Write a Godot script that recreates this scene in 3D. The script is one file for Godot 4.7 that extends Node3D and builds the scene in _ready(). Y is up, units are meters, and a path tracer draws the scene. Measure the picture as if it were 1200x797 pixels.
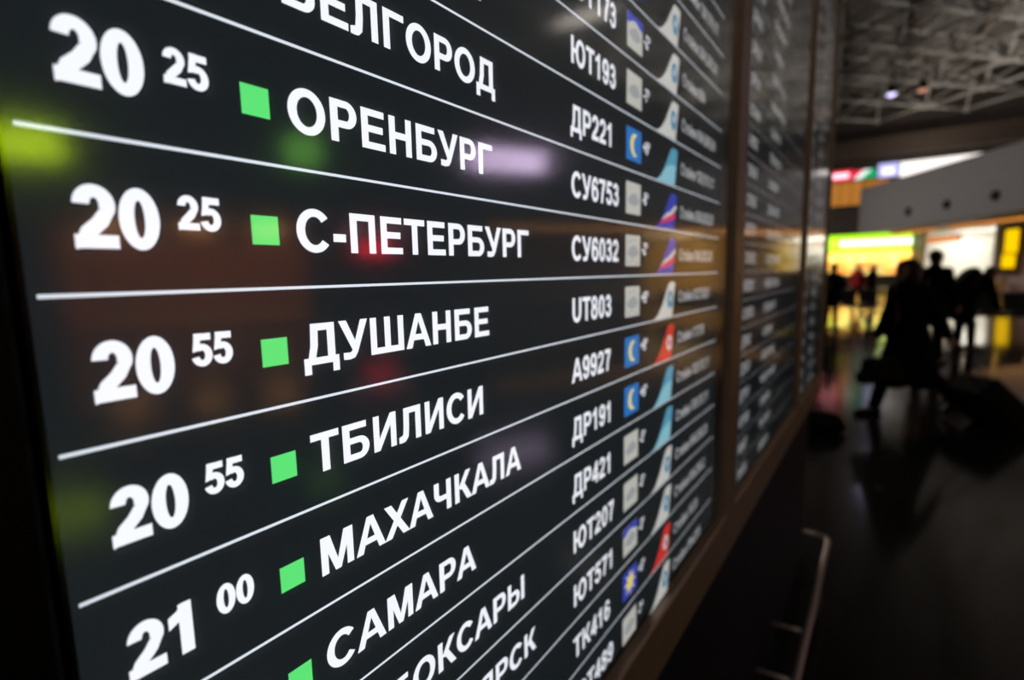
extends Node3D
# A wall of departure displays in a dim airport hall. Metres, y up.
# The display wall runs along -z at x = -D; the camera stands close to it at eye height.

const D := 0.27            # distance from the eye to the display faces
const EYE := 1.55
const LINE_TOP := 0.4656   # height of separator line 0 above the eye, in D
const ROW := 0.242         # row pitch in D
const FOOT := -1.96        # lower edge of the displays below the eye, in D
const HEAD := 4.60         # upper edge

# frame of the mezzanine: runs from its far end (s = 0) past the right of the camera
const MEZ_A := Vector3(-2.0, 0.0, -43.88)
const MEZ_U := Vector3(0.4784, 0.0, 0.8781)
const MEZ_N := Vector3(-0.8781, 0.0, 0.4784)

var taken := {}
var glyph_cache := {}
var M := {}
var G := {}


func _ready() -> void:
	set_camera()
	make_materials()
	make_hall()
	make_ceiling()
	make_lights()
	make_displays()
	make_frame_and_rail()
	make_far_shops()
	make_far_screens()
	make_concourse()
	make_people()
	make_luggage()
	make_benches()


func set_camera() -> void:
	var cam := Camera3D.new()
	cam.name = "camera"
	add_child(cam)
	cam.position = Vector3(0, EYE, 0)
	cam.rotation_degrees = Vector3(-7.261, 36.188, -1.170)
	var look := CameraAttributesPhysical.new()
	look.frustum_focal_length = 18.18
	look.exposure_aperture = 3.6
	look.frustum_focus_distance = 0.335
	cam.attributes = look
	cam.fov = 66.848
	cam.near = 0.02
	cam.far = 300.0
	cam.current = true
	var env := Environment.new()
	env.background_mode = Environment.BG_COLOR
	env.background_color = Color.BLACK
	env.tonemap_mode = Environment.TONE_MAPPER_LINEAR
	env.tonemap_exposure = 1.0
	env.sdfgi_enabled = true
	env.ssao_enabled = true
	env.ssil_enabled = true
	var world := WorldEnvironment.new()
	world.name = "world_environment"
	world.environment = env
	add_child(world)


# ---------------------------------------------------------------- helpers

func numbered(called: String) -> String:
	if not taken.has(called):
		taken[called] = 0
		return called
	taken[called] += 1
	return "%s_%03d" % [called, taken[called]]


func tag(o: Node, label: String, category: String, group := "", kind := "") -> void:
	if label:
		o.set_meta("label", label)
	if category:
		o.set_meta("category", category)
	if group:
		o.set_meta("group", group)
	if kind:
		o.set_meta("kind", kind)


func thing(called: String, label: String, category: String, at := Transform3D(), group := "") -> Node3D:
	var o := Node3D.new()
	o.name = numbered(called)
	add_child(o)
	o.transform = at
	tag(o, label, category, group)
	return o


func part(parent: Node, called: String, mesh: Mesh, material: Material, at := Vector3.ZERO) -> MeshInstance3D:
	var o := MeshInstance3D.new()
	o.name = numbered(called) if parent == self else called
	o.mesh = mesh
	o.material_override = material
	o.position = at
	parent.add_child(o, true)
	return o


func structure(called: String, mesh: Mesh, material: Material, at := Transform3D()) -> MeshInstance3D:
	var o := part(self, called, mesh, material)
	o.transform = at
	o.set_meta("kind", "structure")
	return o


func mez(s: float, y: float, off: float) -> Transform3D:
	return Transform3D(Basis(MEZ_U, Vector3.UP, MEZ_N), MEZ_A + MEZ_U * s + MEZ_N * off + Vector3(0, y, 0))


func paint(c: Color, rough := 0.6, metal := 0.0, spec := 0.5) -> StandardMaterial3D:
	var m := StandardMaterial3D.new()
	m.albedo_color = c
	m.roughness = rough
	m.metallic = metal
	m.metallic_specular = spec
	return m


func glow(c: Color, energy := 1.0) -> StandardMaterial3D:
	var m := StandardMaterial3D.new()
	m.albedo_color = Color(0.02, 0.02, 0.02)
	m.roughness = 0.9
	m.metallic_specular = 0.0
	m.emission_enabled = true
	m.emission = c
	m.emission_energy_multiplier = energy
	return m


func grain(m: StandardMaterial3D, low: Color, high: Color, scale: float, seed_: int, octaves := 4) -> StandardMaterial3D:
	var n := FastNoiseLite.new()
	n.seed = seed_
	n.frequency = 0.02
	n.fractal_octaves = octaves
	var ramp := Gradient.new()
	ramp.colors = PackedColorArray([low, high])
	var t := NoiseTexture2D.new()
	t.width = 256
	t.height = 256
	t.seamless = true
	t.noise = n
	t.color_ramp = ramp
	m.albedo_color = Color.WHITE
	m.albedo_texture = t
	m.uv1_triplanar = true
	m.uv1_world_triplanar = true
	m.uv1_scale = Vector3.ONE * scale
	return m


func box(size: Vector3) -> BoxMesh:
	var b := BoxMesh.new()
	b.size = size
	return b


# a box with chamfered edges
func slab(size: Vector3, c := 0.01) -> ArrayMesh:
	var st := SurfaceTool.new()
	st.begin(Mesh.PRIMITIVE_TRIANGLES)
	st.set_smooth_group(-1)
	var h := size * 0.5
	c = minf(c, minf(h.x, minf(h.y, h.z)) * 0.9)
	var pt := func(sx: int, sy: int, sz: int, axis: int) -> Vector3:
		var p := Vector3(h.x * sx, h.y * sy, h.z * sz)
		for a in 3:
			if a != axis:
				p[a] -= c * [sx, sy, sz][a]
		return p
	var quad := func(q: Array) -> void:
		var nrm: Vector3 = (q[2] - q[0]).cross(q[1] - q[0])
		var mid: Vector3 = (q[0] + q[1] + q[2] + q[3]) / 4.0
		var order := [0, 1, 2, 0, 2, 3] if nrm.dot(mid) > 0 else [0, 2, 1, 0, 3, 2]
		for i in order:
			st.add_vertex(q[i])
	for axis in 3:
		var b := (axis + 1) % 3
		var d := (axis + 2) % 3
		for s in [-1, 1]:
			var q := []
			for e in [[-1, -1], [1, -1], [1, 1], [-1, 1]]:
				var sg := [0, 0, 0]
				sg[axis] = s
				sg[b] = e[0]
				sg[d] = e[1]
				q.append(pt.call(sg[0], sg[1], sg[2], axis))
			quad.call(q)
	for axis in 3:
		var b := (axis + 1) % 3
		var d := (axis + 2) % 3
		for e in [[-1, -1], [1, -1], [1, 1], [-1, 1]]:
			var lo := [0, 0, 0]
			lo[axis] = -1
			lo[b] = e[0]
			lo[d] = e[1]
			var hi := lo.duplicate()
			hi[axis] = 1
			quad.call([pt.call(lo[0], lo[1], lo[2], b), pt.call(hi[0], hi[1], hi[2], b), pt.call(hi[0], hi[1], hi[2], d), pt.call(lo[0], lo[1], lo[2], d)])
	for sx in [-1, 1]:
		for sy in [-1, 1]:
			for sz in [-1, 1]:
				var t := [pt.call(sx, sy, sz, 0), pt.call(sx, sy, sz, 1), pt.call(sx, sy, sz, 2)]
				var nrm: Vector3 = (t[2] - t[0]).cross(t[1] - t[0])
				for i in ([0, 1, 2] if nrm.dot(Vector3(sx, sy, sz)) > 0 else [0, 2, 1]):
					st.add_vertex(t[i])
	st.generate_normals()
	return st.commit()


# boxes given as [centre, size] joined into one mesh
func boxes(list: Array) -> ArrayMesh:
	var st := SurfaceTool.new()
	st.begin(Mesh.PRIMITIVE_TRIANGLES)
	for b in list:
		st.append_from(box(b[1]), 0, Transform3D(Basis(), b[0]))
	return st.commit()


# a tube along a polyline
func tube(points: Array, r: float, sides := 10) -> ArrayMesh:
	var st := SurfaceTool.new()
	st.begin(Mesh.PRIMITIVE_TRIANGLES)
	var rings := []
	var side := Vector3.ZERO
	for i in points.size():
		var dir: Vector3 = (points[mini(i + 1, points.size() - 1)] - points[maxi(i - 1, 0)]).normalized()
		if side == Vector3.ZERO:
			side = dir.cross(Vector3.UP if absf(dir.y) < 0.9 else Vector3.RIGHT).normalized()
		side = (side - dir * side.dot(dir)).normalized()
		var up := side.cross(dir)
		var ring := []
		for k in sides:
			var a := TAU * k / sides
			ring.append(points[i] + (side * cos(a) + up * sin(a)) * r)
		rings.append(ring)
	for i in rings.size() - 1:
		for k in sides:
			var a: Vector3 = rings[i][k]
			var b: Vector3 = rings[i][(k + 1) % sides]
			var c: Vector3 = rings[i + 1][(k + 1) % sides]
			var d: Vector3 = rings[i + 1][k]
			for p in [a, b, c, a, c, d]:
				st.add_vertex(p)
	for e in [0, rings.size() - 1]:
		for k in range(1, sides - 1):
			var tri := [rings[e][0], rings[e][k], rings[e][k + 1]]
			if e == 0:
				tri.reverse()
			for p in tri:
				st.add_vertex(p)
	st.index()
	st.generate_normals()
	return st.commit()


func lathe(profile: Array, sides := 16) -> ArrayMesh:
	var st := SurfaceTool.new()
	st.begin(Mesh.PRIMITIVE_TRIANGLES)
	for i in profile.size() - 1:
		for k in sides:
			var a := TAU * k / sides
			var b := TAU * (k + 1) / sides
			var p: Vector2 = profile[i]
			var q: Vector2 = profile[i + 1]
			var v := [Vector3(p.x * cos(a), p.y, p.x * sin(a)), Vector3(p.x * cos(b), p.y, p.x * sin(b)), Vector3(q.x * cos(b), q.y, q.x * sin(b)), Vector3(q.x * cos(a), q.y, q.x * sin(a))]
			for j in [0, 1, 2, 0, 2, 3]:
				st.add_vertex(v[j])
	st.generate_normals()
	return st.commit()


# ---------------------------------------------------------------- materials

func make_materials() -> void:
	M.floor = grain(paint(Color.WHITE, 0.125, 0.0, 0.5), Color(0.115, 0.11, 0.105), Color(0.155, 0.15, 0.14), 0.6, 3)
	M.navy = grain(paint(Color.WHITE, 0.55, 0.0, 0.35), Color(0.085, 0.09, 0.135), Color(0.10, 0.105, 0.155), 1.4, 5)
	M.frame = grain(paint(Color.WHITE, 0.42, 0.35, 0.5), Color(0.565, 0.475, 0.41), Color(0.615, 0.52, 0.45), 5.0, 8)
	M.black = paint(Color(0.035, 0.035, 0.038), 0.5, 0.0, 0.3)
	M.panel = glow(Color(0.108, 0.127, 0.138), 1.0)
	M.matte = paint(Color(0.012, 0.012, 0.013), 0.6, 0.0, 0.2)
	M.glass = paint(Color(1, 1, 1, 0.0), 0.10, 0.0, 0.5)
	M.glass.transparency = BaseMaterial3D.TRANSPARENCY_ALPHA
	M.text = glow(Color(0.955, 0.965, 1.0), 1.15)
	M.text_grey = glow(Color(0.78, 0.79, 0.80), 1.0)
	M.line = glow(Color(0.93, 0.96, 1.0), 1.0)
	M.green = glow(Color(0.42, 0.97, 0.52), 1.0)
	var stripes := Image.create(4, 64, false, Image.FORMAT_RGB8)
	for y in 64:
		for x in 4:
			stripes.set_pixel(x, y, Color(0.42, 0.97, 0.52) if y % 4 < 3 else Color(0.30, 0.82, 0.40))
	M.green.emission_texture = ImageTexture.create_from_image(stripes)
	M.green.emission = Color.WHITE
	M.green.emission_operator = BaseMaterial3D.EMISSION_OP_MULTIPLY
	M.icon_white = glow(Color(0.80, 0.80, 0.77), 1.0)
	M.icon_cloud = glow(Color(0.66, 0.67, 0.68), 1.0)
	M.icon_blue = glow(Color(0.20, 0.49, 0.80), 1.0)
	M.icon_violet = glow(Color(0.25, 0.30, 0.78), 1.0)
	M.icon_yellow = glow(Color(0.95, 0.90, 0.55), 1.0)
	M.tail_white = glow(Color(0.86, 0.86, 0.84), 1.0)
	M.tail_disc = glow(Color(0.30, 0.58, 0.72), 1.0)
	M.tail_teal = glow(Color(0.37, 0.66, 0.78), 1.0)
	M.tail_pale = glow(Color(0.58, 0.82, 0.88), 1.0)
	M.tail_blue = glow(Color(0.22, 0.27, 0.72), 1.0)
	M.tail_red = glow(Color(0.88, 0.22, 0.20), 1.0)
	M.tail_pink = glow(Color(0.88, 0.24, 0.42), 1.0)
	M.steel = paint(Color(0.72, 0.65, 0.62), 0.4, 0.5, 0.5)
	M.wall_dark = grain(paint(Color.WHITE, 0.7), Color(0.24, 0.20, 0.19), Color(0.29, 0.25, 0.235), 0.4, 11)
	M.beam = grain(paint(Color.WHITE, 0.7), Color(0.265, 0.21, 0.175), Color(0.31, 0.25, 0.205), 0.5, 12)
	M.fascia = grain(paint(Color.WHITE, 0.6), Color(0.55, 0.545, 0.56), Color(0.59, 0.585, 0.60), 0.3, 13)
	M.roof = grain(paint(Color.WHITE, 0.8), Color(0.30, 0.275, 0.27), Color(0.40, 0.375, 0.36), 0.25, 14)
	M.tubes = paint(Color(0.62, 0.60, 0.58), 0.45, 0.1)
	M.white_wall = paint(Color(0.93, 0.92, 0.89), 0.6)
	M.warm_wall = paint(Color(0.95, 0.86, 0.60), 0.6)
	M.lilac = paint(Color(0.62, 0.58, 0.62), 0.5)
	M.skin = paint(Color(0.62, 0.44, 0.36), 0.55)
	M.coat = grain(paint(Color.WHITE, 0.9, 0.0, 0.2), Color(0.055, 0.055, 0.06), Color(0.08, 0.08, 0.085), 9.0, 15)
	M.coat2 = grain(paint(Color.WHITE, 0.9, 0.0, 0.2), Color(0.05, 0.05, 0.065), Color(0.075, 0.075, 0.095), 9.0, 16)
	M.red_cloth = paint(Color(0.72, 0.07, 0.09), 0.85)
	M.hair = paint(Color(0.13, 0.08, 0.06), 0.6)
	M.shoe = paint(Color(0.04, 0.035, 0.035), 0.4)
	M.bag = grain(paint(Color.WHITE, 0.75, 0.0, 0.3), Color(0.05, 0.05, 0.052), Color(0.075, 0.075, 0.078), 12.0, 17)
	M.rubber = paint(Color(0.05, 0.05, 0.05), 0.8)
	M.seat = paint(Color(0.07, 0.07, 0.08), 0.5)


# ---------------------------------------------------------------- the setting

func make_hall() -> void:
	structure("floor", box(Vector3(130, 0.3, 110)), M.floor, Transform3D(Basis(), Vector3(5, -0.15, -15)))
	# the freestanding wall that carries the displays
	var z0 := 3.0
	var z1 := -3.05
	structure("wall_left", slab(Vector3(0.34, 4.4, z0 - z1), 0.01), M.navy, Transform3D(Basis(), Vector3(-D - 0.034 - 0.17, 2.2, (z0 + z1) / 2)))
	# far wall with the opening of the green shop
	var far := boxes([
		[Vector3(-23.7, 7.5, -47.2), Vector3(38.6, 15.0, 0.4)],
		[Vector3(-1.27, 9.5, -47.2), Vector3(6.26, 11.0, 0.4)],
		[Vector3(11.9, 9.4, -47.2), Vector3(20.0, 11.0, 0.4)],
	])
	structure("wall_far", far, M.wall_dark)
	structure("trim_1", slab(Vector3(26.0, 1.35, 0.9), 0.03), M.beam, Transform3D(Basis(), Vector3(4.0, 10.0, -46.5)))
	structure("wall_back", box(Vector3(110, 15, 0.4)), M.wall_dark, Transform3D(Basis(), Vector3(5, 7.5, 26)))
	structure("wall_side", box(Vector3(0.4, 15, 100)), M.wall_dark, Transform3D(Basis(), Vector3(-43, 7.5, -15)))
	# mezzanine: upright front and the floor slab behind it
	var m := structure("mezzanine", slab(Vector3(72.0, 3.05, 0.3), 0.05), M.fascia, mez(36.0, 5.375, -0.15))
	part(m, "slab", box(Vector3(72.0, 0.3, 10.0)), M.fascia, Vector3(0, -1.33, -5.1))
	# shop wall under it, in solid stretches between the shop openings
	var runs := [[-0.8, 0.5], [6.6, 13.5], [19.5, 33.0], [36.2, 37.5], [46.0, 72.0]]
	var list := []
	for r in runs:
		list.append([Vector3((r[0] + r[1]) / 2, 1.95, -4.15), Vector3(r[1] - r[0], 3.9, 0.3)])
	structure("wall_right", boxes(list), M.lilac, mez(0, 0, 0))
	structure("wall_upper", box(Vector3(80, 10, 0.3)), M.wall_dark, mez(36, 9.0, -10.0))


func make_ceiling() -> void:
	var deck := structure("ceiling", box(Vector3(130, 0.3, 110)), M.roof, Transform3D(Basis(), Vector3(5, 14.2, -15)))
	# purlins across the deck, running down the hall
	for i in 14:
		part(deck, "purlin", box(Vector3(0.35, 0.55, 70)), M.beam, Vector3(-22.0 + i * 2.9, -0.425, -5.0))
	# space frame under the deck: two grids of tubes joined by diagonals
	var e1 := Vector3(0.76, 0, 0.65)
	var e2 := Vector3(-0.65, 0, 0.76)
	var o := Vector3(-2.38, 11.5, -28.52)
	var step := 3.3
	var rise := 1.7
	var low := {}
	var high := {}
	for i in range(-6, 9):
		for j in range(-8, 9):
			var p := o + e1 * (i * step) + e2 * (j * step)
			if p.z < -46 or p.z > -12 or p.x < -9 or p.x > 12:
				continue
			low[Vector2i(i, j)] = p
			high[Vector2i(i, j)] = p + (e1 + e2) * (step / 2) + Vector3(0, rise, 0)
	var bars := []
	for k in low:
		for n in [Vector2i(1, 0), Vector2i(0, 1)]:
			if low.has(k + n):
				bars.append([low[k], low[k + n], 0.075, "chord_tube"])
				bars.append([high[k], high[k + n], 0.07, "chord_tube"])
		for n in [Vector2i(0, 0), Vector2i(1, 0), Vector2i(0, 1), Vector2i(1, 1)]:
			if low.has(k + n):
				bars.append([low[k + n], high[k], 0.055, "diagonal_tube"])
	var eye := Vector3(0, EYE, 0)
	var aim := Vector3(0.03, 0.27, -0.96).normalized()
	bars.sort_custom(func(a, b): return aim.dot(((a[0] + a[1]) / 2 - eye).normalized()) > aim.dot(((b[0] + b[1]) / 2 - eye).normalized()))
	var st := SurfaceTool.new()
	st.begin(Mesh.PRIMITIVE_TRIANGLES)
	var base := deck.position
	for n in bars.size():
		var b: Array = bars[n]
		if n < 280:
			part(deck, b[3], tube([b[0] - base, b[1] - base], b[2], 8), M.tubes)
		else:
			st.append_from(tube([b[0] - base, b[1] - base], b[2], 6), 0, Transform3D())
	var rest := part(deck, "outer_tubes", st.commit(), M.tubes)
	rest.set_meta("kind", "stuff")
	var ball := SphereMesh.new()
	ball.radius = 0.17
	ball.height = 0.34
	ball.radial_segments = 12
	ball.rings = 6
	for k in low:
		var p: Vector3 = low[k]
		if p.x > -5 and p.x < 8:
			part(deck, "node_ball", ball, M.tubes, p - base)


func lamp_box(called: String, label: String, at: Transform3D, size: Vector2, color: Color, energy: float, look: float, group := "") -> Node3D:
	# a flat luminaire that shines along its local -y
	var t := thing(called, label, "lamp", at, group)
	part(t, "housing", slab(Vector3(size.x + 0.08, 0.1, size.y + 0.08), 0.01), M.black, Vector3(0, 0.06, 0))
	part(t, "diffuser", slab(Vector3(size.x, 0.03, size.y), 0.005), glow(color, look))
	var l := AreaLight3D.new()
	l.name = "light"
	l.area_size = size
	l.light_color = color
	l.light_energy = energy
	l.shadow_enabled = true
	l.set("area_range", 120.0)
	l.position = Vector3(0, -0.03, 0)
	l.rotation_degrees = Vector3(-90, 0, 0)
	t.add_child(l)
	return t


func make_lights() -> void:
	# high-bay luminaires out of view, mostly added to light fascia and frame
	var spots := [[Vector3(-8, 10.9, -24), 85.0], [Vector3(-9, 10.9, -36), 85.0], [Vector3(10.2, 11.9, -20.0), 1.0], [Vector3(6, 10.9, 9), 34.0]]
	for a in spots:
		var o := lamp_box("unseen_luminaire", "unseen flat luminaire hung on two rods under the roof of the hall", Transform3D(Basis(), a[0]), Vector2(2.4, 1.0), Color(1.0, 0.95, 0.90), a[1], 0.6, "unseen hall luminaires")
		for x in [-0.9, 0.9]:
			part(o, "hanging_rod", tube([Vector3(x, 0.1, 0), Vector3(x, 14.045 - a[0].y, 0)], 0.02, 6), M.black)
	# added floodlights, hidden on the mezzanine, that brighten the roof
	for a in [[2.5, 14.0], [9.0, 20.0], [16.0, 36.0], [24.0, 44.0]]:
		var t := mez(a[0], 7.4, -2.5)
		t.basis = t.basis * Basis(Vector3.RIGHT, PI)
		lamp_box("added_floodlight", "added unseen floodlight on top of the mezzanine turned up at the roof", t, Vector2(0.8, 0.4), Color(1.0, 0.97, 0.92), a[1], 3.0, "added floodlights")
	# two small spotlights hung in the space frame
	for a in [[Vector3(-0.45, 9.95, -32.2), Color(0.85, 0.82, 1.0), "small lilac-white spotlight under the space frame"], [Vector3(0.75, 10.0, -32.6), Color(1.0, 0.72, 0.6), "small amber spotlight under the space frame"]]:
		var t := thing("roof_spotlight", a[2], "spotlight", Transform3D(Basis(), a[0]))
		part(t, "can", lathe([Vector2(0, 0.34), Vector2(0.1, 0.34), Vector2(0.2, 0.2), Vector2(0.22, -0.1), Vector2(0.2, -0.1)]), M.black)
		part(t, "stem", tube([Vector3(0, 0.33, 0), Vector3(0, 1.55, 0)], 0.03), M.black)
		var lens := SphereMesh.new()
		lens.radius = 0.2
		lens.height = 0.24
		part(t, "lens", lens, glow(a[1], 2.2 if a[1].b > 0.9 else 0.7), Vector3(0, -0.1, 0))
		var l := OmniLight3D.new()
		l.name = "light"
		l.light_color = a[1]
		l.light_energy = 0.5
		l.omni_range = 100.0
		l.omni_attenuation = 2.0
		l.light_size = 0.18
		l.shadow_enabled = true
		l.position = Vector3(0, -0.36, 0)
		t.add_child(l)


# ---------------------------------------------------------------- lettering
# Bold grotesque capitals drawn from rectangles, arcs and polygons; 1000 units an em, capitals 716 high.
# r: rectangle x0 y0 x1 y1; a: arc cx cy rx ry from to tx ty; p: polygon x y x y ...

func make_glyphs() -> void:
	G["О"] = [778, ["a", 389, 358, 347, 370, 0, 360, 152, 126]]
	G["С"] = [722, ["a", 385, 358, 340, 370, 38, 322, 150, 126]]
	G["А"] = [722, ["p", 2, 0, 158, 0, 410, 716, 282, 716], ["p", 718, 0, 562, 0, 310, 716, 438, 716], ["r", 170, 160, 550, 280]]
	G["Б"] = [719, ["r", 73, 0, 218, 716], ["r", 73, 596, 610, 716], ["r", 73, 325, 440, 440], ["r", 73, 0, 440, 118], ["a", 440, 220, 230, 220, -90, 90, 150, 117]]
	G["Г"] = [610, ["r", 73, 0, 218, 716], ["r", 73, 596, 590, 716]]
	G["Д"] = [740, ["r", 15, -165, 140, 118], ["r", 590, -165, 715, 118], ["r", 15, 0, 715, 118], ["r", 170, 598, 640, 716], ["r", 495, 0, 640, 716], ["p", 90, 60, 225, 60, 290, 330, 305, 716, 170, 716, 150, 330]]
	G["Е"] = [667, ["r", 73, 0, 218, 716], ["r", 73, 596, 604, 716], ["r", 73, 305, 568, 425], ["r", 73, 0, 619, 120]]
	G["И"] = [719, ["r", 73, 0, 208, 716], ["r", 511, 0, 646, 716], ["p", 73, 0, 215, 0, 646, 716, 504, 716]]
	G["К"] = [680, ["r", 73, 0, 218, 716], ["p", 200, 330, 330, 285, 470, 480, 640, 716, 470, 716, 330, 520], ["p", 265, 395, 375, 480, 680, 0, 505, 0]]
	G["Л"] = [704, ["r", 150, 596, 630, 716], ["r", 485, 0, 630, 716], ["p", 150, 716, 295, 716, 288, 330, 262, 90, 180, 5, 90, -8, 10, 0, 10, 112, 75, 112, 120, 150, 143, 330]]
	G["М"] = [833, ["r", 70, 0, 205, 716], ["r", 628, 0, 763, 716], ["p", 95, 716, 262, 716, 474, 0, 359, 0], ["p", 738, 716, 571, 716, 359, 0, 474, 0]]
	G["Н"] = [722, ["r", 73, 0, 218, 716], ["r", 504, 0, 649, 716], ["r", 73, 305, 649, 428]]
	G["П"] = [719, ["r", 73, 0, 218, 716], ["r", 501, 0, 646, 716], ["r", 73, 596, 646, 716]]
	G["Р"] = [667, ["r", 73, 0, 218, 716], ["r", 73, 598, 400, 716], ["r", 73, 252, 400, 370], ["a", 400, 484, 225, 232, -90, 90, 150, 118]]
	G["Т"] = [611, ["r", 21, 596, 590, 716], ["r", 233, 0, 378, 716]]
	G["У"] = [650, ["p", 5, 716, 165, 716, 375, 275, 305, 130], ["p", 645, 716, 492, 716, 285, 150, 235, 112, 85, 118, 85, 0, 210, -12, 330, 15, 400, 110]]
	G["Х"] = [667, ["p", 0, 0, 175, 0, 655, 716, 485, 716], ["p", 665, 0, 490, 0, 12, 716, 185, 716]]
	G["Ч"] = [682, ["r", 465, 0, 610, 716], ["r", 60, 440, 205, 716], ["a", 265, 445, 205, 185, 180, 270, 145, 118], ["r", 264, 260, 480, 378]]
	G["Ш"] = [989, ["r", 73, 0, 212, 716], ["r", 425, 0, 564, 716], ["r", 777, 0, 916, 716], ["r", 73, 0, 916, 118]]
	G["Ы"] = [927, ["r", 70, 0, 215, 716], ["r", 70, 0, 400, 116], ["r", 70, 325, 400, 440], ["a", 400, 220, 225, 220, -90, 90, 150, 116], ["r", 712, 0, 857, 716]]
	G["Ю"] = [1010, ["r", 73, 0, 218, 716], ["r", 200, 300, 420, 420], ["a", 660, 358, 310, 370, 0, 360, 145, 124]]
	G["Я"] = [713, ["r", 495, 0, 640, 716], ["r", 310, 598, 640, 716], ["r", 310, 270, 640, 385], ["a", 312, 493, 230, 223, 90, 270, 150, 116], ["p", 20, 0, 195, 0, 440, 300, 290, 330]]
	G["U"] = [722, ["r", 73, 270, 218, 716], ["r", 504, 270, 649, 716], ["a", 361, 275, 288, 287, 180, 360, 145, 126]]
	G["0"] = [556, ["a", 278, 358, 243, 370, 0, 360, 143, 116]]
	G["1"] = [556, ["r", 240, 0, 383, 716], ["p", 383, 716, 265, 716, 205, 635, 75, 580, 75, 455, 250, 530]]
	G["2"] = [556, ["a", 272, 500, 228, 222, -25, 178, 140, 116], ["p", 482, 420, 338, 425, 250, 320, 110, 210, 30, 60, 30, 0, 200, 60, 260, 160, 400, 280], ["r", 30, 0, 505, 125]]
	G["3"] = [556, ["a", 265, 525, 212, 196, -80, 172, 138, 110], ["a", 265, 218, 240, 226, -172, 85, 142, 112], ["r", 190, 328, 310, 432]]
	G["4"] = [556, ["r", 310, 0, 448, 716], ["r", 20, 145, 535, 265], ["p", 20, 180, 20, 265, 325, 716, 440, 716, 150, 220]]
	G["5"] = [556, ["r", 115, 592, 495, 716], ["p", 60, 340, 195, 365, 250, 716, 122, 716], ["a", 270, 234, 245, 246, -168, 128, 142, 118]]
	G["6"] = [556, ["a", 288, 230, 240, 240, 0, 360, 142, 112], ["a", 296, 358, 258, 370, 32, 215, 142, 112]]
	G["7"] = [556, ["r", 40, 592, 515, 716], ["p", 515, 620, 350, 600, 240, 380, 180, 0, 322, 0, 375, 320]]
	G["8"] = [556, ["a", 278, 530, 212, 194, 0, 360, 135, 106], ["a", 278, 210, 242, 222, 0, 360, 142, 112]]
	G["9"] = [556, ["a", 268, 486, 240, 240, 0, 360, 142, 112], ["a", 260, 358, 258, 370, -148, 35, 142, 112]]
	G["-"] = [333, ["r", 40, 190, 295, 325]]
	G["+"] = [584, ["r", 50, 300, 534, 420], ["r", 232, 118, 352, 602]]
	G["°"] = [400, ["a", 200, 560, 155, 155, 0, 360, 72, 72]]
	G[","] = [278, ["r", 60, -120, 200, 135]]
	G[" "] = [278]
	G["т"] = [480, ["r", 20, 405, 460, 519], ["r", 170, 0, 310, 519]]
	G["о"] = [611, ["a", 305, 260, 270, 270, 0, 360, 140, 110]]
	G["й"] = [600, ["r", 65, 0, 195, 519], ["r", 405, 0, 535, 519], ["p", 75, 0, 205, 0, 525, 519, 395, 519], ["a", 300, 720, 140, 120, 180, 360, 65, 65]]
	G["и"] = [600, ["r", 65, 0, 195, 519], ["r", 405, 0, 535, 519], ["p", 75, 0, 205, 0, 525, 519, 395, 519]]
	G["к"] = [500, ["r", 65, 0, 200, 519], ["p", 190, 240, 310, 225, 485, 519, 335, 519], ["p", 235, 300, 335, 340, 500, 0, 345, 0]]


func fan(st: SurfaceTool, poly: PackedVector2Array) -> void:
	var tri := Geometry2D.triangulate_polygon(poly)
	for k in range(0, tri.size(), 3):
		var a := poly[tri[k]]
		var b := poly[tri[k + 1]]
		var c := poly[tri[k + 2]]
		var order := [a, b, c] if (b - a).cross(c - a) < 0 else [a, c, b]
		for p in order:
			st.set_normal(Vector3(0, 0, 1))
			st.set_uv(Vector2(p.x, p.y))
			st.add_vertex(Vector3(p.x, p.y, 0))


func arc_points(cx: float, cy: float, rx: float, ry: float, a0: float, a1: float, tx: float, ty: float) -> Array:
	var steps := maxi(4, int(absf(a1 - a0) / 12.0))
	var out := []
	for i in steps + 1:
		var a := deg_to_rad(lerpf(a0, a1, float(i) / steps))
		out.append([Vector2(cx + rx * cos(a), cy + ry * sin(a)), Vector2(cx + (rx - tx) * cos(a), cy + (ry - ty) * sin(a))])
	return out


func width_of(s: String) -> float:
	var w := 0.0
	for c in s:
		w += G[c][0]
	return w


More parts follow.
